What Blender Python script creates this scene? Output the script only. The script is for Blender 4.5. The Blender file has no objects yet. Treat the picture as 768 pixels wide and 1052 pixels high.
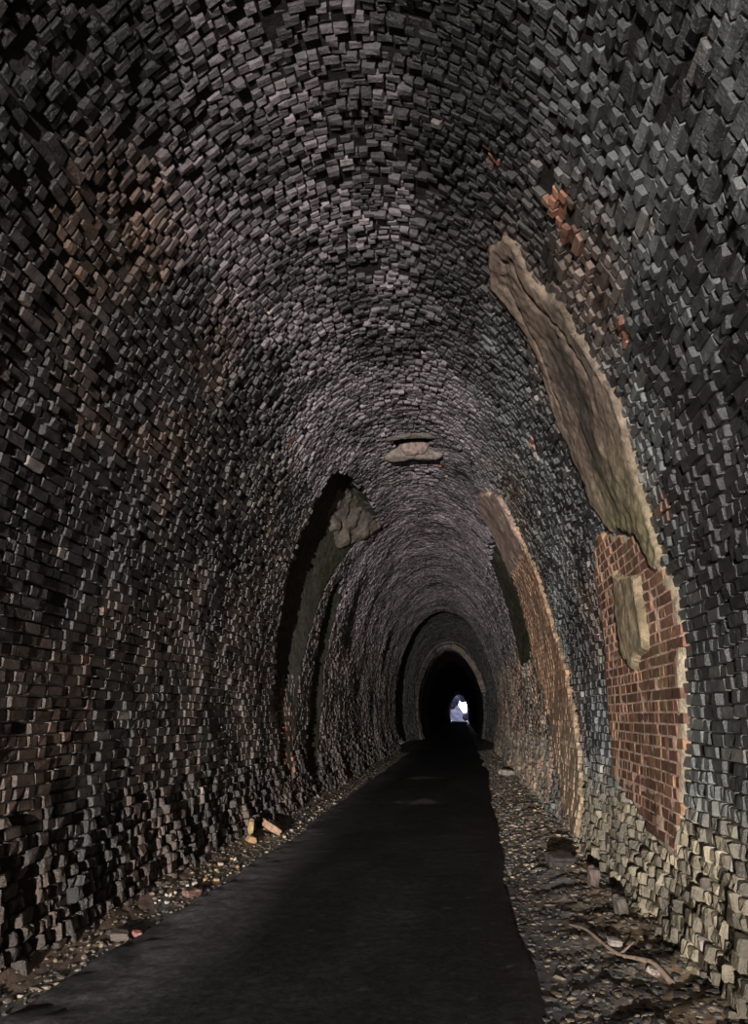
import bpy, math, numpy as np
from mathutils import Vector, Matrix
PI = math.pi
rng = np.random.default_rng(7)
scn = bpy.context.scene
COL = scn.collection
CX = -0.75                      # centre line of the tunnel, the camera stands right of it

# ------------------------------------------------------------------ noise
def _h(ix, iy, seed):
    with np.errstate(over='ignore'):
        n = (ix.astype(np.int64)*374761393 + iy.astype(np.int64)*668265263 + seed*974634777) & 0xffffffff
        n = ((n ^ (n >> 13))*1274126177) & 0xffffffff
        n = n ^ (n >> 16)
    return (n & 0xffffff)/float(0xffffff)
def vnoise(x, y, seed=0):
    x = np.asarray(x, float); y = np.asarray(y, float)
    ix = np.floor(x).astype(np.int64); iy = np.floor(y).astype(np.int64)
    fx = x-ix; fy = y-iy; fx = fx*fx*(3-2*fx); fy = fy*fy*(3-2*fy)
    a = _h(ix, iy, seed); b = _h(ix+1, iy, seed); c = _h(ix, iy+1, seed); d = _h(ix+1, iy+1, seed)
    return (a*(1-fx)+b*fx)*(1-fy)+(c*(1-fx)+d*fx)*fy
def fbm(x, y, seed=0, o=4):     # about -1..1
    x = np.asarray(x, float); y = np.asarray(y, float)
    s = 0; a = .5; k = 1.0
    for i in range(o):
        s = s + a*(vnoise(x*k+13.7*i, y*k-7.1*i, seed+i)*2-1); a *= .5; k *= 2.03
    return s*1.3
def sst(a, b, x):
    u = np.clip((x-a)/(b-a), 0, 1); return u*u*(3-2*u)

# ------------------------------------------------------------------ the bore: half profile from crown to foot
aa = np.linspace(0, PI/2, 120)
hp = np.r_[np.c_[2.3*np.sin(aa), 2.1+4.2*np.cos(aa)], [(2.29, 1.5), (2.26, 1.0), (2.2, .5), (2.1, 0), (2.04, -.35)]]
hs = np.r_[0, np.cumsum(np.hypot(*np.diff(hp, axis=0).T))]
TM = hs[-1]
tg = np.gradient(hp, hs, axis=0); nn = np.c_[-tg[:, 1], tg[:, 0]]; nn /= np.linalg.norm(nn, axis=1)[:, None]; nn[0] = (0, 1)
def P(y, t, d):                 # y along the bore, t round the lining (0 crown, minus left), d outward
    s = np.abs(t); g = np.sign(t)
    x = np.interp(s, hs, hp[:, 0]); z = np.interp(s, hs, hp[:, 1])
    nx = np.interp(s, hs, nn[:, 0]); nz = np.interp(s, hs, nn[:, 1])
    return np.stack([CX+g*(x+nx*d), y+0*t, z+nz*d], -1)

# outlines of the marks on the lining, (y, t)
R1 = [(6.02,1.25),(5.68,1.47),(5.68,1.66),(5.88,1.83),(5.85,2.07),(5.66,2.3),(5.81,2.55),(5.74,2.88),(5.65,3.16),(5.69,3.49),(5.77,3.88),(5.75,4.25),(5.67,4.58),(5.88,4.64),(6.11,4.37),(6.4,4.16),(7.03,4.02),(7.36,3.68),(7.46,3.21),(7.5,2.72),(7.22,2.31),(6.83,1.97),(6.72,1.63),(6.57,1.34)]
R2 = [(7.69,3.88),(6.66,4.15),(5.98,4.4),(5.53,4.79),(5.42,5.15),(5.5,5.61),(5.69,6.14),(5.99,6.72),(6.91,6.62),(8.12,6.33),(8.35,5.76),(8.3,5.06),(8.22,4.44)]
R3 = [(7.23,4.4),(6.46,4.56),(6.26,4.83),(6.39,5.21),(6.9,5.34),(7.22,5.14),(7.31,4.77)]
R4 = [(13.68,1.38),(12.52,1.87),(12.91,2.5),(12.62,3.31),(12.22,4.28),(11.13,5.11),(10.4,5.91),(9.84,6.69),(9.86,7.2),(11.57,7.01),(13.2,6.13),(14.6,5.35),(15.7,4.55),(15.9,3.71),(15.5,2.75),(14.97,1.93),(14.71,1.5)]
R4T = [(13.68,1.38),(12.52,1.87),(12.91,2.5),(12.8,2.9),(15.6,2.9),(15.5,2.75),(14.97,1.93),(14.71,1.5)]
L1 = [(11.86,-1.5),(12.59,-1.24),(15.14,-1.08),(16.43,-1.17),(16.25,-1.59),(15.66,-2.5),(15.13,-3.26),(14.6,-4.14),(14.15,-5.11),(13.72,-6.15),(13.28,-6.78),(12.58,-6.73),(12.37,-5.8),(12.12,-4.56),(12.08,-3.75),(12.02,-2.72),(11.85,-1.92)]
L1S = [(13.6,-1.45),(14.4,-1.25),(15.6,-1.15),(16.6,-1.1),(16.3,-1.7),(15.75,-2.1),(15.2,-2.25),(14.6,-2.1),(14.1,-1.8)]
L2 = [(16.32,-2.65),(15.94,-2.9),(15.56,-3.83),(15.22,-4.87),(14.92,-5.82),(14.54,-6.89),(15.85,-6.99),(16.39,-5.84),(16.6,-4.81),(17.0,-3.93),(17.0,-2.99)]
RC = [(15.75,1.7),(15.7,2.58),(15.86,3.43),(16.6,4.57),(19.3,4.64),(20.2,3.58),(19.28,2.65),(17.95,1.94)]
def sd(y, t, poly, warp=.05, seed=3):      # signed distance, plus inside
    y = np.asarray(y, float); t = np.asarray(t, float)
    out = np.full(y.shape, -9.0)
    p = np.array(poly); m = (y > p[:,0].min()-.8) & (y < p[:,0].max()+.8) & (t > p[:,1].min()-.8) & (t < p[:,1].max()+.8)
    if not m.any(): return out
    Y = y[m]+warp*fbm(y[m]*5, t[m]*5, seed); T = t[m]+warp*fbm(y[m]*5+40, t[m]*5, seed)
    best = np.full(Y.shape, 1e9); ins = np.zeros(Y.shape, bool)
    for i in range(len(p)):
        a = p[i]; b = p[(i+1) % len(p)]; e = b-a
        u = np.clip(((Y-a[0])*e[0]+(T-a[1])*e[1])/(e@e), 0, 1)
        best = np.minimum(best, np.hypot(Y-a[0]-u*e[0], T-a[1]-u*e[1]))
        c = (a[1] > T) != (b[1] > T)
        ins ^= c & (Y < (b[0]-a[0])*(T-a[1])/(b[1]-a[1]+1e-12)+a[0])
    out[m] = np.where(ins, best, -best)
    return out
VENT = (12.45, 0.0)
def D(y, t):                    # depth of the brick face, plus outward
    y = np.asarray(y, float); t = np.asarray(t, float)
    d = .07*fbm(y*.45, t*.6, 11)+.018*fbm(y*2.2, t*2.2, 21)
    d = d+.035*sst(5.6, 7.0, np.abs(t))*fbm(y*2.5, t*1.2, 31)
    a = sst(0, .07, sd(y, t, L1)); fl = np.clip((np.interp(-t, [1.1,1.6,2.5,3.26,4.14,5.1,6.15,6.8], [16.4,16.2,15.6,15.1,14.6,14.15,13.7,13.3])-y)/1.7, 0, 1)
    d = d+a*fl*np.where(t < -5.0, .40-.22*sst(5.0, 5.6, -t), .40)
    d = d+.30*sst(0, .08, sd(y, t, L2, .04))*np.clip((np.interp(-t, [2.6,3.9,4.8,5.8,7.0], [17.0,17.0,16.6,16.39,15.85])-y)/1.1, 0, 1)
    d = d+.34*sst(0, .10, sd(y, t, RC, .04))*np.clip((np.interp(t, [1.7,2.65,3.58,4.64], [17.9,19.2,20.2,19.3])-y)/2.2, 0, 1)
    w = .12*fbm(t*.6, t*0+3, 5)
    for yc, k in ((17.4, .035), (20.6, .02), (26.4, .03)):
        d = d-k*sst(yc-.15, yc+.15, y+w)+k*.8*sst(yc+.2, yc+2.2, y)
    d = d+.45*sst(35.4, 35.5, y+w)*(1-sst(40, 49, y))
    kc = np.clip(np.cos(t/4.6*PI/2), 0, 1)*(np.abs(t) < 4.6)
    d = d-(.16+.32*kc)*sst(49.4, 49.6, y)
    d = d-.05*sst(60, 61, y)-.04*sst(76, 77, y)
    e = np.hypot((y-VENT[0])/.42, (t-VENT[1])/.32)
    d = d+.3*(1-sst(.8, 1.05, e))
    return d

# ------------------------------------------------------------------ colours of the lining
def mix(a, b, k): k = np.clip(k, 0, 1)[..., None]; return a*(1-k)+np.array(b)*k
def brick_colour(y, t, r):
    y = np.asarray(y, float); t = np.asarray(t, float)
    n1 = fbm(y*.35, t*.45, 51); n2 = fbm(y*.9, t*1.1, 61); n3 = fbm(y*2.1, t*2.1, 71)
    c = np.zeros(y.shape+(3,))+np.array((.105, .112, .11))                    # sooty grey
    c = mix(c, (.115, .068, .045), sst(-.4, .4, n1-.3*sst(-.5, .5, t)+.3*sst(.5, 3, -t)))  # brown on the left
    c = mix(c, (.19, .163, .178), sst(1.6+.10*np.clip(y-5, 0, 14), .5+.10*np.clip(y-5, 0, 14), np.abs(t+.65-.04*np.clip(y-5, 0, 14)+.25*n2)))                # purple grey crown
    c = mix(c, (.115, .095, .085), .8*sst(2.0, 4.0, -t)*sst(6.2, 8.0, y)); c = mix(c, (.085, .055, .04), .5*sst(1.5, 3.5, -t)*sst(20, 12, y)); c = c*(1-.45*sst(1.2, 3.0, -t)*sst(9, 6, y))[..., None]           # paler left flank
    c = mix(c, (.12, .13, .12), .6*sst(5.0, 6.2, t)*sst(9, 6, y))
    # lower right: bared tan faces
    c = mix(c, (.205, .168, .108), .85*sst(-.1, .5, sst(5.9, 6.9, t)+.35*n3-.35)*sst(13, 9, y)*sst(3.2, 5.6, y+1.2*sst(6.3, 7.2, t)))
    # streaked run beyond the orange panel
    st = fbm(y*2.6, t*.25, 81)
    far = sst(11.5, 15, y)*sst(3.6, 5.0, t)*sst(36, 30, y)
    c = mix(c, (.36, .27, .18), far*sst(-.45, .1, st)); c = mix(c, (.13, .15, .09), .6*far*sst(.15, .5, fbm(y*1.1, t*.3, 91)))
    c = mix(c, (.42, .24, .18), far*sst(.2, .5, fbm(y*1.9, t*.2, 95)))
    # smoother purplish far lining
    c = mix(c, (.22, .18, .20), .8*sst(14.0, 17, y)*sst(4.5, 3.0, np.abs(t)))
    c = mix(c, (.14, .105, .085), .7*sst(16.5, 18, y)*sst(3.0, 4.5, -t))
    c = mix(c, (.022, .02, .02), .93*sst(35.2, 35.6, y)*sst(50, 48, y))  # widened chamber blackened: shadow behind the lining step, painted into the colour
    # soot and other dark pockets
    c = mix(c, (.020, .019, .020), .9*sst(.05, .40, n2)*sst(5.8, 4.8, np.abs(t))*sst(18, 14, y))
    c = mix(c, (.018, .02, .017), .85*sst(-.05, .4, fbm(y*1.4, t*.6, 64))*sst(-4.6, -5.8, t))
    for yc, tc, ry, rt, k in ((5.0,-4.3,2.2,1.1,.95),(4.7,1.0,2.0,.75,1.0),(6.6,.9,1.2,.35,.7),(3.4,-1.7,.8,.8,.95),(5.9,-2.6,.9,.5,.7),(3.3,.7,.9,.6,.8),(4.0,-3.1,.9,.5,.6),(2.9,-2.3,.8,.6,.7),(7.4,-.35,.7,.2,.8),(8.4,-2.6,1.3,.6,.6),(7.3,1.6,.9,.14,.7),(8.2,3.0,.6,1.1,.55),(5.6,0,1.2,.12,.5)):
        e = np.hypot((y-yc)/ry, (t-tc)/rt)+.5*n3
        c = mix(c, (.02, .02, .021), k*sst(1.25, .5, e))
    # bare orange bricks
    for yc, tc, q in ((4.78,2.0,.14),(4.86,1.2,.09),(4.89,2.15,.11),(6.24,3.82,.10),(9.07,2.34,.1),(5.34,4.25,.10),(9.6,-1.9,.08),(13.2,-5.9,.25),(13.3,-5.3,.2),(13.1,-6.4,.3),(13.6,.5,.15),(5.0,3.0,.1)):
        c = mix(c, (.30, .125, .07), .8*sst(q*1.3, q*.7, np.hypot((y-yc)*.8, t-tc)))
    c = mix(c, (.26, .11, .06), .6*(vnoise(y*31, t*37, 5) > .985))
    c = mix(c, (.33, .29, .26), .5*sst(.975, .99, r))
    c = c*(.35+1.2*vnoise(y*17.3+r*50, t*23.1, 9)**1.3)[..., None]*(.6+.75*sst(-.4, .4, fbm(y*2.2, t*2.6, 15)))[..., None]
    return c

# ------------------------------------------------------------------ mesh and material helpers
def mesh_np(name, V, F, cols=None, mat=None, smooth=False, parent=None):
    V = np.asarray(V, np.float32).reshape(-1, 3); F = np.asarray(F, np.int32); k = F.shape[1]
    me = bpy.data.meshes.new(name)
    me.vertices.add(len(V)); me.vertices.foreach_set('co', V.ravel())
    me.loops.add(F.size); me.loops.foreach_set('vertex_index', F.ravel())
    me.polygons.add(len(F)); me.polygons.foreach_set('loop_start', np.arange(0, F.size, k, dtype=np.int32))
    me.update(calc_edges=True)
    me.polygons.foreach_set('use_smooth', np.full(len(F), smooth))
    if cols is not None:
        a = me.color_attributes.new('Col', 'FLOAT_COLOR', 'POINT')
        c4 = np.ones((len(V), 4), np.float32); c4[:, :3] = np.asarray(cols).reshape(-1, 3); a.data.foreach_set('color', c4.ravel())
    if mat: me.materials.append(mat)
    me.validate()
    o = bpy.data.objects.new(name, me); COL.objects.link(o)
    if parent: o.parent = parent
    return o
def tag(o, label, cat, group=None, kind=None):
    o['label'] = label; o['category'] = cat
    if group: o['group'] = group
    if kind: o['kind'] = kind
    return o
def struct(o): o['kind'] = 'structure'; return o

def material(name, base=None, rough=.5, rvar=.15, bump=.5, bscale=60, bdist=.006, spec=.5, cvar=.35, coat=0.0):
    m = bpy.data.materials.new(name); m.use_nodes = True; nt = m.node_tree; N = nt.nodes; L = nt.links
    b = N['Principled BSDF']; b.inputs['Specular IOR Level'].default_value = spec
    if coat: b.inputs['Coat Weight'].default_value = coat; b.inputs['Coat Roughness'].default_value = .3
    tc = N.new('ShaderNodeTexCoord')
    n1 = N.new('ShaderNodeTexNoise'); n1.inputs['Scale'].default_value = bscale; n1.inputs['Detail'].default_value = 6; n1.inputs['Roughness'].default_value = .65
    n2 = N.new('ShaderNodeTexNoise'); n2.inputs['Scale'].default_value = bscale*.27; n2.inputs['Detail'].default_value = 4
    L.new(tc.outputs['Object'], n1.inputs['Vector']); L.new(tc.outputs['Object'], n2.inputs['Vector'])
    if base is None:
        at = N.new('ShaderNodeAttribute'); at.attribute_name = 'Col'; src = at.outputs['Color']
    else:
        rg = N.new('ShaderNodeRGB'); rg.outputs[0].default_value = (*base, 1); src = rg.outputs[0]
    mr = N.new('ShaderNodeMapRange'); mr.inputs['From Min'].default_value = .3; mr.inputs['From Max'].default_value = .7
    mr.inputs['To Min'].default_value = 1-cvar; mr.inputs['To Max'].default_value = 1+cvar
    L.new(n2.outputs['Fac'], mr.inputs['Value'])
    mx = N.new('ShaderNodeMix'); mx.data_type = 'RGBA'; mx.blend_type = 'MULTIPLY'; mx.inputs['Factor'].default_value = 1
    L.new(src, mx.inputs['A']); L.new(mr.outputs['Result'], mx.inputs['B']); L.new(mx.outputs['Result'], b.inputs['Base Color'])
    rr = N.new('ShaderNodeMapRange'); rr.inputs['From Min'].default_value = .3; rr.inputs['From Max'].default_value = .7
    rr.inputs['To Min'].default_value = rough-rvar; rr.inputs['To Max'].default_value = rough+rvar
    L.new(n2.outputs['Fac'], rr.inputs['Value']); L.new(rr.outputs['Result'], b.inputs['Roughness'])
    bp = N.new('ShaderNodeBump'); bp.inputs['Strength'].default_value = bump; bp.inputs['Distance'].default_value = bdist
    L.new(n1.outputs['Fac'], bp.inputs['Height']); L.new(bp.outputs['Normal'], b.inputs['Normal'])
    return m
M_BRICK = material('sooty_brick', None, .38, .14, 1, 48, .018, 1.0)
M_RED = material('bare_brick', None, .75, .1, .8, 70, .006, .3)
M_BED = material('soot_mortar', None, .8, .1, 1, 40, .02, .2)
M_PLASTER = material('cement_render', None, .8, .1, 1, 60, .03, .3)
M_ROAD = material('worn_asphalt', None, .7, .12, 1, 90, .006, .35)
M_GRAVEL = material('wet_gravel', None, .42, .15, 1, 60, .01, .8)
M_STONE = material('stone', None, .65, .15, .8, 50, .006, .4)

# ------------------------------------------------------------------ bricks as real blocks
QF = []
for k in range(4):
    j = (k+1) % 4
    QF += [(k, j, 4+j, 4+k), (4+k, 4+j, 8+j, 8+k)]
QF += [(8, 9, 10, 11)]
QF = np.array(QF)
def blocks(y, t, hy, ht, face, back, jit, cham, chd, cols, rs, tilt=.004):
    """blocks on the lining: centre y,t, half sizes, face depth, back depth"""
    n = len(y)
    sy = np.array([-1, 1, 1, -1]); stt = np.array([-1, -1, 1, 1])
    V = np.zeros((n, 12, 3)); rj = lambda s: (rs.random((n, 4))*2-1)*s
    j1 = jit[:, None]
    Y0 = y[:, None]+sy*hy[:, None]; T0 = t[:, None]+stt*ht[:, None]
    jy = rj(1)*j1; jt = rj(1)*j1*.6
    V[:, 0:4] = P(Y0, T0, back[:, None]+0*Y0)
    tl = rj(1)*(tilt+j1*.7)
    F0 = face[:, None]+tl
    V[:, 4:8] = P(Y0+jy, T0+jt, F0+chd[:, None])
    V[:, 8:12] = P(y[:, None]+sy*(hy-cham)[:, None]+jy*1.3, t[:, None]+stt*(ht-cham)[:, None]+jt*1.3, F0)
    F = (QF[None]+(np.arange(n)*12)[:, None, None]).reshape(-1, 4)
    C = np.repeat(cols[:, None], 12, 1)
    C = C*(1+.25*(rs.random((n, 12, 1))-.5))
    return V.reshape(-1, 3), F, C.reshape(-1, 3)
def courses(t0, t1, y0, y1, ph=.086, st=.228, hd=.114, p_head=.5, seed=1, english=False):
    rs = np.random.default_rng(seed); Y = []; T = []; H = []
    n = int(round((t1-t0)/ph)); ph = (t1-t0)/n
    for i in range(n):
        m = int((y1-y0)/hd)+4
        if english: L = np.where(rs.random(m) < (.9 if i % 3 == 0 else .12), hd, st)
        else: L = np.where(rs.random(m) < p_head, hd, st)
        L = L*(1+.05*rs.standard_normal(m))
        e = y0-rs.random()*.2+np.r_[0, np.cumsum(L)]
        c = (e[1:]+e[:-1])/2; k = (c > y0) & (c < y1)
        Y.append(c[k]); H.append(L[k]/2); T.append(np.full(k.sum(), t0+(i+.5)*ph))
    return np.concatenate(Y), np.concatenate(T), np.concatenate(H), ph/2, rs
Y0B, Y1B = -2.5, 52.0
def brick_set(t0, t1, seed):
    # bands: crown bricks show their ends (wide and short), haunches mixed, the foot is broken small
    if seed == 2: bands = [(t0, -3.0, .086, .114, .228, .75), (-3.0, -2.1, .092, .100, .2, .85), (1.9, 2.5, .092, .100, .2, .85), (2.5, t1, .086, .114, .228, .75)]
    elif seed == 1: bands = [(t0, -6.5, .088, .062, .11, .6), (-6.5, t1, .086, .114, .228, .6)]
    else: bands = [(t0, 6.15, .086, .114, .228, .55), (6.15, t1, .090, .055, .10, .6)]
    q = [courses(a, b, Y0B, Y1B, ph=ph, hd=hd, st=st, seed=seed*10+i, p_head=phd) for i, (a, b, ph, hd, st, phd) in enumerate(bands)]
    Y, T, H = [np.concatenate([z[k] for z in q]) for k in range(3)]; hh = np.concatenate([np.full(len(z[0]), z[3]) for z in q]); rs = q[0][4]
    if seed == 2:               # over the crown the rows run across the bore
        a, b, h2, k, _ = courses(Y0B, Y1B, -2.1, 1.9, ph=.080, hd=.10, st=.13, seed=77, p_head=.6)
        T = np.r_[T, a]; Y = np.r_[Y, b]; hh = np.r_[hh, h2]; H = np.r_[H, np.full(len(a), k)]
    wob = .035*fbm(Y*.8, T*.8, 33)+.008*rs.standard_normal(len(T))*(seed == 2); T2 = T+wob; Y = Y+.03*fbm(Y*.9+50, T*.9, 34)*(np.abs(T) < 2.1)
    n = len(Y); r = rs.random(n)
    s2 = sd(Y, T2, R2, .03); s4 = sd(Y, T2, R4, .04); s1 = sd(Y, T2, R1, .05)
    inL = (sd(Y, T2, L1) > 0) & (T2 > -5.0); inL2 = sd(Y, T2, L2, .04) > .05; inC = sd(Y, T2, RC, .04) > .05
    rough = np.clip(sst(5.7, 7.0, np.abs(T))+.5*sst(.1, .5, fbm(Y*.9, T*.9, 44)), 0, 1)*sst(40, 14, Y)
    low = sst(5.9, 7.0, np.abs(T))
    crown = sst(.9, .2, np.abs(T-.1))*(Y < 15)
    toothed = sst(4.6, 3.4, np.abs(T))*sst(14, 8, Y)
    miss = r < (.015+.06*rough+.10*crown+.10*toothed*(fbm(Y*.9, T*.9, 46) > .05)+.08*low)
    miss |= np.hypot((Y-4.95)/.1, (T-5.75)/.06) < 1
    for a, b in ((4.72,5.62),(4.92,5.95),(4.9,6.05),(6.1,3.6),(6.6,-5.6)): miss |= (np.abs(Y-a) < .09) & (np.abs(T-b) < .05)
    vent = np.hypot((Y-VENT[0])/.46, (T-VENT[1])/.36) < 1
    keep = ~(miss | inL | inL2 | inC | vent | (s2 > .02) | (s4 > .02) | (s1 > .12))
    Y, T, T2, H, hh, r, rough, low, toothed, crown = [a[keep] for a in (Y, T, T2, H, hh, r, rough, low, toothed, crown)]
    n = len(Y)
    d = D(Y, T2)
    deep = np.maximum.reduce([D(Y+a, T2+b) for a, b in ((.16,0),(-.16,0),(0,.09),(0,-.09))])
    prot = rs.standard_normal(n)*(.0065+np.where(T > 0, .009, .017)*low+.007*rough+.010*crown)+.030*toothed*(rs.random(n)-.4)+np.where(T > 0, .018, .03)*low*(rs.random(n) < .25)*rs.random(n)
    prot = np.where(rs.random(n) < .06+.1*rough, -.022*rs.random(n), prot)
    prot = prot+.010*fbm(Y*4.5, T2*6, 91)
    prot = np.clip(prot, -.03, .055)
    jit = .003+.005*rough+.009*low+.002*toothed
    cham = np.clip(.003+.005*rs.random(n)+.005*rough, 0, .02); chd = .004+.006*rs.random(n)+.006*rough
    gap = .006+.004*rs.random(n)+.003*toothed
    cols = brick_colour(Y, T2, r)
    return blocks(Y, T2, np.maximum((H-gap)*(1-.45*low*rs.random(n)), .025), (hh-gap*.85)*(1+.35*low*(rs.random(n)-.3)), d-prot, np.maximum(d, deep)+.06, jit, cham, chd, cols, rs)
def bed(t0, t1, ys):            # the bed behind the bricks: joints and the bare bottoms of recesses
    ts = np.linspace(t0, t1, max(3, int((t1-t0)/.045)))
    Y, T = np.meshgrid(ys, ts, indexing='ij')
    s1 = np.maximum(sd(Y, T, L1), np.maximum(sd(Y, T, L2, .04), sd(Y, T, RC, .04)))
    near = (Y < Y1B-.5)
    d = D(Y, T)+np.where(near, .034-.034*sst(0, .1, s1), 0)+.010*fbm(Y*6, T*6, 77)+.015*sst(0, .1, s1)*fbm(Y*3, T*3, 78)
    V = P(Y, T, d).reshape(-1, 3); a, b = Y.shape
    i = np.arange(a*b).reshape(a, b)
    F = np.stack([i[:-1, :-1], i[1:, :-1], i[1:, 1:], i[:-1, 1:]], -1).reshape(-1, 4)
    c = np.zeros(Y.shape+(3,))+np.array((.032, .028, .026))
    c = mix(c, (.15, .12, .085), .6*sst(5.6, 6.8, T)*sst(12, 9, Y))
    c = mix(c, (.075, .068, .055), sst(0, .1, s1)); c = mix(c, (.055, .06, .035), sst(0, .1, s1)*sst(.0, .5, fbm(Y*2, T, 79)))
    c = mix(c, (.13, .11, .11), ~near*1.0); c = mix(c, (.012, .012, .012), sst(56, 72, Y))  # grey far lining fades to black: torch falloff painted into the colour
    # pale ring where the narrower section starts
    c = mix(c, (.10, .085, .07), sst(49.3, 49.45, Y)*sst(50.6, 50.2, Y))
    c = c*(.8+.4*vnoise(Y*9, T*9, 3))[..., None]
    return V, F, c.reshape(-1, 3)
ysn = np.r_[np.arange(-14, -2.5, .5), np.arange(-2.5, 22, .05), np.arange(22, 54, .1), np.arange(54, 100, .5), np.arange(100, 176.1, 2)]
SP = 4.9
for name, t0, t1, seed in (('wall_left', -TM, -SP, 1), ('ceiling', -SP, SP, 2), ('wall_right', SP, TM, 3)):
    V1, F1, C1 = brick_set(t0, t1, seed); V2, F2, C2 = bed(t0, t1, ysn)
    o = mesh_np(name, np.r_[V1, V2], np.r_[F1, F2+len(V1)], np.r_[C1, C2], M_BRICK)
    o.data.materials.append(M_BED)
    mi = np.zeros(len(F1)+len(F2), np.int32); mi[len(F1):] = 1
    o.data.polygons.foreach_set('material_index', mi); struct(o)

# the pale brick rib where the section narrows, facing down the bore
def rib(name, y0, y1, t0, t1, pr, colf, label):
    ph = .09; ts = np.arange(t0, t1, ph); n = len(ts)
    Y = np.full(n, (y0+y1)/2); rs = np.random.default_rng(3)
    base = D(Y+1.2, ts)
    V, F, C = blocks(Y, ts, np.full(n, (y1-y0)/2), np.full(n, ph/2-.004), base-pr+.008*rs.standard_normal(n), base+.22, np.full(n, .004), np.full(n, .01), np.full(n, .01), colf(ts, rs), rs)
    return tag(mesh_np(name, V, F, C, M_RED), label, 'brick ring')
rib('arch_ring', 49.0, 49.45, .35, 4.35, .10, lambda t, rs: np.array((.55, .46, .38))*(.5+.5*rs.random((len(t), 1))), 'pale curved brick rib on the right haunch where the bore narrows, deep in the tunnel')
rib('arch_ring', 49.0, 49.4, -4.6, -1.2, .07, lambda t, rs: np.array((.16, .14, .13))*(.2+.8*rs.random((len(t), 1))), 'thin greyish brick rib on the left haunch where the bore narrows, deep in the tunnel')

# ------------------------------------------------------------------ patches of cement render and relaid brick
def height_patch(name, poly, hgt, colf, mat, step=.02, warp=.05, seed=3, rim=.05, parent=None, rel=None, ystep=None):
    p = np.array(poly); ys = np.arange(p[:,0].min()-.25, p[:,0].max()+.25, ystep or step); ts = np.arange(p[:,1].min()-.25, p[:,1].max()+.25, step)
    Y, T = np.meshgrid(ys, ts, indexing='ij'); s = sd(Y, T, poly, warp, seed)
    s = s+.02*fbm(Y*14, T*14, seed+4)
    h = -.05+(hgt+.05)*np.sqrt(np.clip((s+.012)/rim, 0, 1))
    if rel is not None: h = h+rel(Y, T, s)*sst(0, .1, s)
    V = P(Y, T, D(Y, T)-h).reshape(-1, 3)
    i = np.arange(Y.size).reshape(Y.shape); ok = s > -.03
    cell = ok[:-1, :-1] & ok[1:, :-1] & ok[1:, 1:] & ok[:-1, 1:]
    F = np.stack([i[:-1, :-1], i[1:, :-1], i[1:, 1:], i[:-1, 1:]], -1)[cell]
    u, inv = np.unique(F, return_inverse=True)
    c = colf(Y, T, s).reshape(-1, 3)[u]
    return mesh_np(name, V[u], inv.reshape(-1, 4), c, mat, True, parent)
def c_r1(Y, T, s):
    c = np.zeros(Y.shape+(3,))+np.array((.235, .175, .135))
    c = mix(c, (.12, .105, .08), .8*sst(.0, .45, fbm(Y*1.6, T*.9, 101))); c = mix(c, (.07, .058, .045), .9*sst(1.3, .6, np.hypot((Y-6.35-.35*(T-2.6))/.28, (T-2.9)/.9)+.3*fbm(Y*4, T*4, 55)))
    c = mix(c, (.30, .27, .13), .6*sst(3.2, 4.3, T)); c = mix(c, (.32, .25, .19), .5*sst(.09, .0, s))  # paler rim: light catching the patch edge, painted in
    return c*(.75+.5*vnoise(Y*12, T*12, 8))[..., None]
rel1 = lambda Y, T, s: .03*fbm(Y*2.5, T*1.8, 103)+.012*fbm(Y*12, T*12, 104)-.03*sst(.06, .0, np.abs(s-.22+.06*fbm(Y*3, T*3, 7)))*sst(3.2, 2.4, T)
tag(height_patch('cement_patch', R1, .045, c_r1, M_PLASTER, .016, .05, 3, .04, None, rel1), 'long ragged strip of brown cement render running down the right haunch of the vault', 'cement patch')
c_r3 = lambda Y, T, s: mix(np.zeros(Y.shape+(3,))+np.array((.36, .28, .18)), (.26, .21, .13), sst(-.1, .5, fbm(Y*6, T*6, 9)))*(.75+.5*vnoise(Y*20, T*20, 8))[..., None]
tag(height_patch('cement_patch', R3, .085, c_r3, M_PLASTER, .014, .07, 5, .04, None, lambda Y, T, s: .012*fbm(Y*8, T*8, 14)), 'small pale tan smear of render over the top of the red brick panel', 'cement patch')

def brick_panel(name, poly, raise_, colf, bedcol, label, warp, step, seed, rel=None, jit=.002):
    root = bpy.data.objects.new(name, None); COL.objects.link(root)
    p = np.array(poly); c = P(np.array([p[:,0].mean()]), np.array([p[:,1].mean()]), np.array([0.]))[0]; root.location = c
    root['label'] = label; root['category'] = 'brick infill'
    b = height_patch('mortar', poly, raise_-.002, bedcol, M_PLASTER, step, warp, 3, .05, None, None)
    Y, T, H, hh, rs = courses(p[:,1].min()-.1, p[:,1].max()+.1, p[:,0].min()-.1, p[:,0].max()+.1, seed=seed, english=True, ph=.088)
    T2 = T+.012*fbm(Y*.8, T*.8, 33)
    k = sd(Y, T2, poly, warp) > .035; Y, T2, H = Y[k], T2[k], H[k]; n = len(Y)
    d = D(Y, T2)-raise_; pr = rs.standard_normal(n)*.0015+.002
    if rel is not None: d = d-rel(Y, T2)
    V, F, C = blocks(Y, T2, H-.007, hh-.007+0*H, d-pr, d+.05, np.full(n, jit), np.full(n, .004), np.full(n, .004), colf(Y, T2, rs), rs, .001)
    f = mesh_np('brick_face', V, F, C, M_RED)
    for o in (b, f): o.parent = root; o.matrix_parent_inverse = Matrix.Translation(-Vector(c))
    return root
def c_red(Y, T, rs):
    n = len(Y); c = np.array((.225, .115, .078))*(.45+.8*rs.random((n, 1)))
    c = mix(c, (.34, .19, .11), .8*(rs.random(n) < .2)); c = mix(c, (.13, .075, .05), .8*(rs.random(n) < .28))
    c = mix(c, (.26, .19, .09), .4*sst(.1, .5, fbm(Y*1.5, T*1.5, 6)))
    return c
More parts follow.
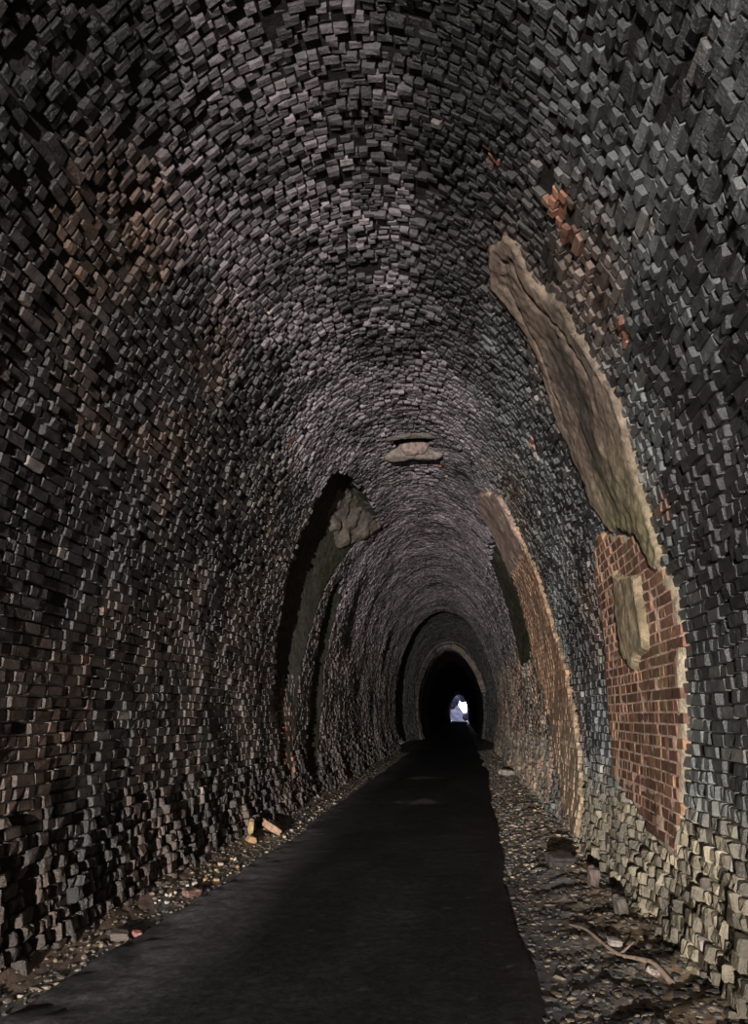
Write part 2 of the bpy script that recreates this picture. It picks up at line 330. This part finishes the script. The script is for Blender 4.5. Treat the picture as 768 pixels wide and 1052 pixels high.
b_red = lambda Y, T, s: mix(np.zeros(Y.shape+(3,))+np.array((.62, .43, .33)), (.42, .36, .26), sst(.12, .0, s))*(.8+.4*vnoise(Y*11, T*11, 4))[..., None]
brick_panel('brick_infill', R2, .02, c_red, b_red, 'tall panel of bare red bricks with pale joints in the near right wall', .03, .02, 5)
def c_or(Y, T, rs):
    n = len(Y); c = np.array((.46, .28, .18))*(.7+.45*rs.random((n, 1)))
    c = mix(c, (.54, .38, .31), .8*sst(3.2, 2.2, T)); c = mix(c, (.42, .36, .24), .7*sst(5.2, 6.4, T))
    c = mix(c, (.6, .36, .28), .6*sst(.15, .5, fbm(Y*1.8, T*.4, 6)))
    return c
b_or = lambda Y, T, s: (np.zeros(Y.shape+(3,))+np.array((.46, .34, .235)))*(.75+.5*vnoise(Y*11, T*8, 4))[..., None]
pan = brick_panel('brick_infill', R4, .06, c_or, b_or, 'curved orange brick panel farther along the right side, tapering up onto the vault', .04, .035, 6, None, .004)
rt = height_patch('render_cap', R4T, .09, lambda Y, T, s: (np.zeros(Y.shape+(3,))+np.array((.46, .34, .285)))*(.7+.6*vnoise(Y*9, T*9, 4))[..., None], M_PLASTER, .03, .05, 9, .05, None, lambda Y, T, s: .015*fbm(Y*6, T*6, 17))
rt['label'] = 'pinkish rough render'; rt.parent = pan; rt.matrix_parent_inverse = Matrix.Translation(-pan.location)
# lumps of mortar at the head of the left recess
def c_l(Y, T, s): return (np.zeros(Y.shape+(3,))+np.array((.20, .175, .145)))*(.65+.7*vnoise(Y*5, T*5, 4))[..., None]
def rell(Y, T, s):
    a = np.abs(vnoise(Y*1.7, T*3.1, 19)-.5)*2; return .12*a+.0+.05*fbm(Y*4, T*6, 12)
o = height_patch('mortar_lump', L1S, .02, c_l, M_PLASTER, .03, .08, 9, .18, None, rell)
tag(o, 'knobbly grey mortar lump filling the head of the left recess', 'mortar lump')

# the drain hole in the crown, with its ragged cement lips
vr = bpy.data.objects.new('roof_drain', None); COL.objects.link(vr); vr.location = (CX, VENT[0], 6.3)
tag(vr, 'square dark hole in the crown of the vault with ragged cement lips', 'drain hole')
def lip(name, y0, t0, ly, lt, h, col, seed, parent):
    n, m = 26, 40; u, v = np.meshgrid(np.linspace(-1, 1, n), np.linspace(-1, 1, m), indexing='ij')
    T = t0+v*lt; Y = y0+u*ly*(1-.55*v**2)+.10*v**2*0+.03*fbm(v*3, u, seed)
    e = np.clip(1-u**2, 0, 1)*np.clip(1-v**4, 0, 1)
    hh = h*np.sqrt(e)-.06+.02*fbm(u*3, v*5, seed)*e
    V = P(Y, T, D(Y*0+VENT[0]+.6, T)-hh).reshape(-1, 3); i = np.arange(n*m).reshape(n, m)
    F = np.stack([i[:-1, :-1], i[1:, :-1], i[1:, 1:], i[:-1, 1:]], -1).reshape(-1, 4)
    c = np.array(col)*(.7+.6*vnoise(u*4, v*6, seed).reshape(-1, 1))
    o = mesh_np(name, V, F, c, M_PLASTER, True); o.parent = parent; o.matrix_parent_inverse = Matrix.Translation(-parent.location); return o
lip('lip', VENT[0]+.42, 0, .17, .58, .24, (.30, .25, .22), 1, vr)
lip('lip', VENT[0]-.44, 0, .13, .55, .15, (.20, .18, .155), 2, vr)
w = lip('plug', VENT[0]+.22, .02, .13, .26, .22, (.40, .30, .27), 4, vr); w['label'] = 'pinkish cement plug'

# ------------------------------------------------------------------ ground
def grid_mesh(name, xs, ys, zf, cf, mat, smooth=True, keep=None):
    X, Y = np.meshgrid(xs, ys, indexing='ij'); Z = zf(X, Y)
    V = np.stack([X, Y, Z], -1).reshape(-1, 3); i = np.arange(X.size).reshape(X.shape)
    F = np.stack([i[:-1, :-1], i[1:, :-1], i[1:, 1:], i[:-1, 1:]], -1)
    if keep is not None: k = keep(X, Y); F = F[k[:-1, :-1] & k[1:, 1:]]
    F = F.reshape(-1, 4); u, inv = np.unique(F, return_inverse=True)
    return mesh_np(name, V[u], inv.reshape(-1, 4), cf(X, Y).reshape(-1, 3)[u], mat, smooth)
def edgeR(Y): return .42+.10*fbm(Y*.5, Y*0, 3)+.25*sst(8, 22, Y)
def edgeL(Y): return -2.42-.22*sst(8, 5, Y)+.08*fbm(Y*.7, Y*0+9, 3)
def ground_z(X, Y):
    r = sst(.0, .5, X-edgeR(Y)); l = sst(0, .35, edgeL(Y)-X)
    z = -.03+(r)*(.045+.05*sst(.6, 1.3, X))+l*(.03+.10*sst(-2.6, -3.0, X))
    near = sst(60, 25, Y)
    rid = fbm(X*3.2+Y*.5, Y*4.2, 5); z = z+r*near*(.05*rid+.018*fbm(X*13, Y*13, 6))+l*near*(.02*fbm(X*6, Y*6, 8)+.012*fbm(X*16, Y*16, 6))
    return z
def ground_c(X, Y):
    c = np.zeros(X.shape+(3,))+np.array((.10, .10, .10))
    c = mix(c, (.20, .14, .09), sst(.65, 1.15, X+.35*fbm(X*2, Y*2, 8))); c = mix(c, (.16, .11, .08), sst(-2.5, -2.8, X+.2*fbm(X*2, Y*2, 8)))
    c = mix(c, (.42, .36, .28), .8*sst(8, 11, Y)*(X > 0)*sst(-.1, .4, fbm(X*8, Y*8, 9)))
    return c*(.5+1.0*vnoise(X*22, Y*22, 3))[..., None]
ysg = np.r_[np.arange(-14, 2.5, .4), np.arange(2.5, 16, .03), np.arange(16, 30, .07), np.arange(30, 60, .25), np.arange(60, 176.5, 2.0)]
struct(grid_mesh('floor', np.r_[np.arange(-3.2, -2.3, .03), np.arange(-2.3, .2, .25), np.arange(.2, 1.75, .03)], ysg, ground_z, ground_c, M_GRAVEL))
def road_z(X, Y):
    cr = .02*(1-((X-CX)/1.8)**2)
    return cr+.006*fbm(X*2, Y*2, 4)+.003*fbm(X*14, Y*14, 5)+.022*sst(-1.8, -2.5, X)*fbm(X*6, Y*5, 7)-.055*sst(.07, 0, edgeR(Y)-X)-.055*sst(.07, 0, X-edgeL(Y))
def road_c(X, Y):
    c = np.zeros(X.shape+(3,))+np.array((.012, .012, .013))  # near-black middle: the photographer's cast shadow painted into the asphalt colour
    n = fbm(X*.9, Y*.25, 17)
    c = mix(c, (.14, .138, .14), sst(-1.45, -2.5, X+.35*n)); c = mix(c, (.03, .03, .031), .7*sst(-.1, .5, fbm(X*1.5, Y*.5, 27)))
    for a, b in ((20.2, -1.0), (14.8, -.8)):
        c = mix(c, (.20, .20, .20), .8*sst(1, .3, np.hypot((X-b)/.5, (Y-a)/.55)+.5*fbm(X*4, Y*3, 2)))
    c = mix(c, (.07, .07, .07), .6*(vnoise(X*45, Y*45, 6) > .95))
    return c*(.7+.6*vnoise(X*30, Y*30, 3))[..., None]
ysr = np.r_[np.arange(-14, 2.5, .4), np.arange(2.5, 14, .05), np.arange(14, 30, .1), np.arange(30, 60, .3), np.arange(60, 176.5, 2.0)]
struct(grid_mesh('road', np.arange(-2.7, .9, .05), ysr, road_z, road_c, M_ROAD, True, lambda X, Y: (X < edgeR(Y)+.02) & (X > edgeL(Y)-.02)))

# ------------------------------------------------------------------ stones
ICO = None
def ico():
    import bmesh
    bm = bmesh.new(); bmesh.ops.create_icosphere(bm, subdivisions=1, radius=1)
    V = np.array([v.co[:] for v in bm.verts]); F = np.array([[v.index for v in f.verts] for f in bm.faces]); bm.free(); return V, F
IV, IF = ico()
def stones(name, xy, size, flat, cols, mat, seed):
    rs = np.random.default_rng(seed); n = len(xy)
    V = IV[None]*(1+.35*(rs.random((n, len(IV), 1))-.5)*1.4)
    V = V*np.stack([size*(1+.6*rs.random(n)), size*(.6+.5*rs.random(n)), size*flat*(.6+.8*rs.random(n))], -1)[:, None]
    a = rs.random(n)*6.28; tl = (rs.random(n)-.5)*.9
    V = np.stack([V[..., 0], V[..., 1]*np.cos(tl)[:, None]-V[..., 2]*np.sin(tl)[:, None], V[..., 1]*np.sin(tl)[:, None]+V[..., 2]*np.cos(tl)[:, None]], -1)
    c, s = np.cos(a)[:, None], np.sin(a)[:, None]
    V = np.stack([V[..., 0]*c-V[..., 1]*s+xy[:, 0:1], V[..., 0]*s+V[..., 1]*c+xy[:, 1:2], V[..., 2]], -1)
    V[..., 2] += (ground_z(xy[:, 0], xy[:, 1])+size*flat*.35)[:, None]
    F = (IF[None]+(np.arange(n)*len(IV))[:, None, None]).reshape(-1, 3)
    return mesh_np(name, V.reshape(-1, 3), F, np.repeat(cols[:, None], len(IV), 1).reshape(-1, 3), mat)
rs = np.random.default_rng(4)
n = 9000; y = 2.5+33*rs.random(n)**1.5; x = edgeR(y)-.05+(1.5-edgeR(y))*rs.random(n)**.8
pal = np.array([(.10,.10,.10),(.15,.13,.11),(.22,.17,.12),(.30,.24,.17),(.07,.07,.07)])
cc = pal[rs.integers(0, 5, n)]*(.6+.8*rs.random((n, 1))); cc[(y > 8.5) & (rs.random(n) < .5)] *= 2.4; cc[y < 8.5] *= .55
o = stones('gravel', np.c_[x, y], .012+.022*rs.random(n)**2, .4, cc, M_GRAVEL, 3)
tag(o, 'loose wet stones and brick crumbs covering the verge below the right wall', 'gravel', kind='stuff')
n = 3600; y = 3.5+30*rs.random(n)**1.4; x = edgeL(y)+.02-.62*rs.random(n)**1.1
cc = pal[rs.integers(0, 4, n)]*(.5+.8*rs.random((n, 1)))
o = stones('gravel', np.c_[x, y], .009+.018*rs.random(n)**2, .5, cc, M_GRAVEL, 5)
tag(o, 'loose crumbs and grit along the foot of the left wall', 'gravel', kind='stuff')

def chunk(name, loc, dims, rot, col, label, cat, seed, group=None, wear=.34, mat=None, sink=.3):
    """a worn block: bevelled box with broken corners"""
    import bmesh
    bm = bmesh.new(); bmesh.ops.create_cube(bm, size=1); bmesh.ops.subdivide_edges(bm, edges=bm.edges[:], cuts=3, use_grid_fill=True)
    r = np.random.default_rng(seed); off = r.random((8, 3))*wear
    for v in bm.verts:
        p = np.array(v.co[:])*2; q = np.sign(p); k = int((q[0] > 0)+2*(q[1] > 0)+4*(q[2] > 0))
        L = np.linalg.norm(p); p = p*(1-.25*(max(L-1.15, 0)))*(1-off[k]*.8); p += (r.random(3)-.5)*.10
        v.co = Vector(p*np.array(dims)/2)
    me = bpy.data.meshes.new(name); bm.to_mesh(me); bm.free()
    a = me.color_attributes.new('Col', 'FLOAT_COLOR', 'POINT'); m = len(me.vertices)
    c4 = np.ones((m, 4), np.float32); c4[:, :3] = np.array(col)*(.8+.4*r.random((m, 1))); a.data.foreach_set('color', c4.ravel())
    me.materials.append(mat or M_STONE)
    o = bpy.data.objects.new(name, me); COL.objects.link(o); o.rotation_euler = rot
    R = o.rotation_euler.to_matrix(); zmin = min((R @ v.co).z for v in me.vertices)
    g = float(ground_z(np.array([loc[0]]), np.array([loc[1]]))[0])
    o.location = (loc[0], loc[1], g-zmin-dims[2]*.12*sink)
    return tag(o, label, cat, group)
OR = (.50, .32, .20)
chunk('fallen_stone', (-2.66, 10.75), (.34, .20, .10), (.15, .55, .5), OR, 'large pale orange wedge of stone leaning at the foot of the left wall', 'stone', 1)
chunk('brick_fragment', (-2.72, 9.95), (.13, .10, .09), (.2, .3, .7), (.52, .33, .18), 'squat orange brick fragment just in front of the large wedge by the left wall', 'brick fragment', 2)
chunk('brick_fragment', (-2.82, 10.25), (.09, .09, .26), (.1, .12, .3), (.42, .31, .15), 'upright yellowish brick fragment against the left wall beside the large wedge', 'brick fragment', 3)
chunk('fallen_stone', (-2.62, 5.95), (.16, .12, .07), (.1, .1, .4), (.11, .085, .07), 'rounded grey brown stone at the foot of the near left wall', 'stone', 4)
chunk('brick_fragment', (-2.52, 6.05), (.08, .06, .04), (.3, .2, .9), (.35, .15, .14), 'small reddish pink brick fragment at the near left road edge', 'brick fragment', 5)
chunk('fallen_brick', (-2.56, 7.35), (.22, .11, .07), (.1, .1, 1.2), (.24, .14, .11), 'dull red brown fallen brick lying below the left wall', 'brick', 6)
chunk('fallen_stone', (1.08, 20.5), (.42, .30, .16), (.1, .1, .4), (.55, .50, .42), 'pale flat stone on the far verge by the right edge of the road', 'stone', 7)
chunk('fallen_brick', (.97, 8.6), (.34, .22, .14), (.25, .1, .5), (.06, .055, .05), 'big dark grey block lying against the foot of the right wall', 'brick', 8)
chunk('fallen_brick', (1.16, 7.7), (.12, .12, .20), (.12, .1, .2), (.13, .095, .08), 'upright brownish brick chunk standing below the red brick panel', 'brick', 9)
chunk('fallen_brick', (1.2, 6.7), (.10, .11, .17), (.1, -.1, .3), (.10, .085, .07), 'upright grey brick chunk at the wall foot right of the brownish one', 'brick', 10)
chunk('fallen_stone', (1.0, 5.9), (.10, .08, .05), (.2, .1, .3), (.26, .23, .20), 'small pale stone beside the stick on the right verge', 'stone', 12)
chunk('fallen_stone', (1.13, 5.35), (.09, .07, .05), (.2, .1, .9), (.28, .24, .21), 'small pale stone at the near end of the stick, close to the right wall', 'stone', 13)
rs = np.random.default_rng(12)
base = None
for i in range(46):
    yy = 6.8+9.5*rs.random()**1.2; xx = float(edgeL(np.array([yy]))[0])-.02-.22*rs.random()
    s = .02+.028*rs.random()
    if i < 4:
        o = chunk('brick_chip', (xx, yy), (.06, .045, .03), (.1, .1, 1), [(.60,.50,.38),(.55,.33,.17),(.48,.44,.40),(.62,.55,.45)][i], 'pale chip of brick lying along the left road edge', 'brick chip', 20+i, 'pale chips along the left edge of the road'); 
        if i == 0: base = []
        base.append(o)
    else:
        o = base[i % 4].copy(); COL.objects.link(o)
        o.rotation_euler = (rs.random()*.4, rs.random()*.4, rs.random()*6.28); o.scale = (s/.05,)*3
        o.location = (xx, yy, float(ground_z(np.array([xx]), np.array([yy]))[0])+s*.4)
# the stick
pts = [(.78, 6.55, .05), (.86, 6.25, .06), (.93, 5.95, .075), (1.0, 5.72, .07), (1.08, 5.55, .085), (1.14, 5.42, .08), (1.2, 5.2, .09)]
cu = bpy.data.curves.new('stick', 'CURVE'); cu.dimensions = '3D'; cu.bevel_depth = 1; cu.bevel_resolution = 3; sp = cu.splines.new('BEZIER'); sp.bezier_points.add(len(pts)-1)
for i, p in enumerate(pts):
    b = sp.bezier_points[i]; b.co = (p[0], p[1], float(ground_z(np.array([p[0]]), np.array([p[1]]))[0])+.022); b.handle_left_type = b.handle_right_type = 'AUTO'; b.radius = .008+.0018*i
sp2 = cu.splines.new('BEZIER'); sp2.bezier_points.add(1)
for i, p in enumerate([(1.0, 5.72), (1.11, 5.8)]):
    b = sp2.bezier_points[i]; b.co = (p[0], p[1], float(ground_z(np.array([p[0]]), np.array([p[1]]))[0])+.025+.03*i); b.handle_left_type = b.handle_right_type = 'AUTO'; b.radius = .010-.006*i
tmp = bpy.data.objects.new('tmp', cu); COL.objects.link(tmp); dg = bpy.context.evaluated_depsgraph_get()
me = bpy.data.meshes.new_from_object(tmp.evaluated_get(dg)); bpy.data.objects.remove(tmp)
me.materials.clear(); me.materials.append(material('bark', (.30, .22, .17), .7, .1, 1, 80, .006, .3))
st = bpy.data.objects.new('stick', me); COL.objects.link(st); tag(st, 'thin brown forked stick lying on the right verge', 'stick')

# ------------------------------------------------------------------ the two ends
def cap(y, name, zt=7.2):
    xs = np.linspace(-3.6, 2.1, 40); zs = np.linspace(-.5, zt, 50); X, Z = np.meshgrid(xs, zs, indexing='ij'); Y = y+.05*fbm(X*2, Z*2, 3)
    i = np.arange(X.size).reshape(X.shape); F = np.stack([i[:-1, :-1], i[1:, :-1], i[1:, 1:], i[:-1, 1:]], -1).reshape(-1, 4)
    return mesh_np(name, np.stack([X, Y, Z], -1).reshape(-1, 3), F, np.zeros((X.size, 3))+.04, M_BED)
struct(cap(-13.9, 'light_cap_back'))  # unseen cap added to keep sky light out; the bore really runs on
# outside the far portal: cutting floor, banks with scrub
M_BANK = material('scrub', None, .9, .05, 1, 2, .2, .1)
def bank_z(X, Y):
    h = sst(1.6, 7, np.abs(X-CX-.4))*7; e = sst(182, 215, Y)*5.2*sst(2.2, -2.5, X)
    return -.25+h+e+.35*fbm(X*.9, Y*.5, 3)*sst(1.2, 3, np.abs(X-CX))
def bank_c(X, Y): return mix(np.zeros(X.shape+(3,))+np.array((.10, .095, .16)), (.04, .045, .055), sst(-.3, .4, fbm(X*1.2, Y*.6, 4)))  # lavender cast: glow in the exit painted into the bank colour
struct(grid_mesh('ground', np.arange(-14, 14, .5), np.arange(176, 240, .8), bank_z, bank_c, M_BANK))

def bush(name, loc, rad, label, cat, seed, trunk=None):
    import bmesh
    root = bpy.data.objects.new(name, None); COL.objects.link(root); root.location = loc; tag(root, label, cat)
    r = np.random.default_rng(seed); bm = bmesh.new(); bmesh.ops.create_icosphere(bm, subdivisions=3, radius=1)
    IVb = np.array([v.co[:] for v in bm.verts]); IFb = np.array([[v.index for v in f.verts] for f in bm.faces]); bm.free()
    Vs, Fs = [], []
    for k in range(9):
        q = IVb*(1+.3*fbm(IVb[:, 0]*3+k, IVb[:, 1]*3+IVb[:, 2]*2, seed+k))[:, None]*rad*(.45+.25*r.random())+(r.random(3)*2-1)*rad*.6
        Vs.append(q); Fs.append(IFb+len(IVb)*k)
    V = np.concatenate(Vs); h = 0 if trunk is None else trunk
    V[:, 2] += h+rad*.7
    o = mesh_np('foliage', V, np.concatenate(Fs), np.zeros((len(V), 3))+np.array((.03, .03, .045)), M_BANK, True); o.parent = root
    if trunk:
        a = np.linspace(0, 2*PI, 9)[:-1]; zz = np.linspace(0, trunk+rad*.5, 6)
        V = np.array([(math.cos(t)*(.22-.02*i)+.08*i*.3, math.sin(t)*(.22-.02*i), z) for i, z in enumerate(zz) for t in a])
        F = np.array([(i*8+j, i*8+(j+1) % 8, (i+1)*8+(j+1) % 8, (i+1)*8+j) for i in range(5) for j in range(8)])
        t_ = mesh_np('trunk', V, F, np.zeros((len(V), 3))+.06, M_BANK, True); t_.parent = root
bush('tree', (1.2, 194, 1.0), 2.3, 'dark tree whose crown fills the top of the distant daylit exit', 'tree', 8, 4.0)
bush('tree', (-3.0, 189, 1.6), 2.0, 'dark leafy tree leaning over the left of the distant daylit exit', 'tree', 3, 1.6)
bush('bush', (2.1, 186, .6), 1.6, 'low scrub bush at the right of the distant daylit exit', 'bush', 5)
w = bpy.data.worlds.new('daylight'); scn.world = w; w.use_nodes = True
bg = w.node_tree.nodes['Background']; bg.inputs['Color'].default_value = (.82, .84, 1, 1); bg.inputs['Strength'].default_value = 5.0
try: w.cycles.sampling_method = 'NONE'
except Exception: pass

# ------------------------------------------------------------------ torchlight from behind the camera
def spot(name, loc, aim, e, angle, blend, size, col):
    l = bpy.data.lights.new(name, 'SPOT'); l.energy = e; l.spot_size = math.radians(angle); l.spot_blend = blend; l.shadow_soft_size = size; l.color = col
    o = bpy.data.objects.new(name, l); COL.objects.link(o); o.location = loc
    o.rotation_euler = (Vector(aim)-Vector(loc)).to_track_quat('-Z', 'Y').to_euler(); return o
spot('torch', (-1.3, -8.5, 1.5), (-.2, 30, 3.4), 13000, 38, 1.0, .04, (1, .93, .87))
spot('torch_flood', (-1.3, -8.5, 1.5), (.9, 8, 4.2), 6200, 84, .9, .04, (1, .95, .92))

# ------------------------------------------------------------------ camera
cam = bpy.data.cameras.new('camera'); co = bpy.data.objects.new('camera', cam); COL.objects.link(co); scn.camera = co
cam.sensor_fit = 'VERTICAL'; cam.sensor_height = 24; cam.lens = 760/1052*24; cam.clip_start = .05; cam.clip_end = 500
co.location = (0, 0, 1.62); co.rotation_euler = (math.radians(90+15.236), 0, math.radians(6.59))
scn.view_settings.view_transform = 'Standard'; scn.view_settings.look = 'None'; scn.view_settings.gamma = 1; scn.view_settings.use_curve_mapping = False
scn.view_settings.exposure = 0.0
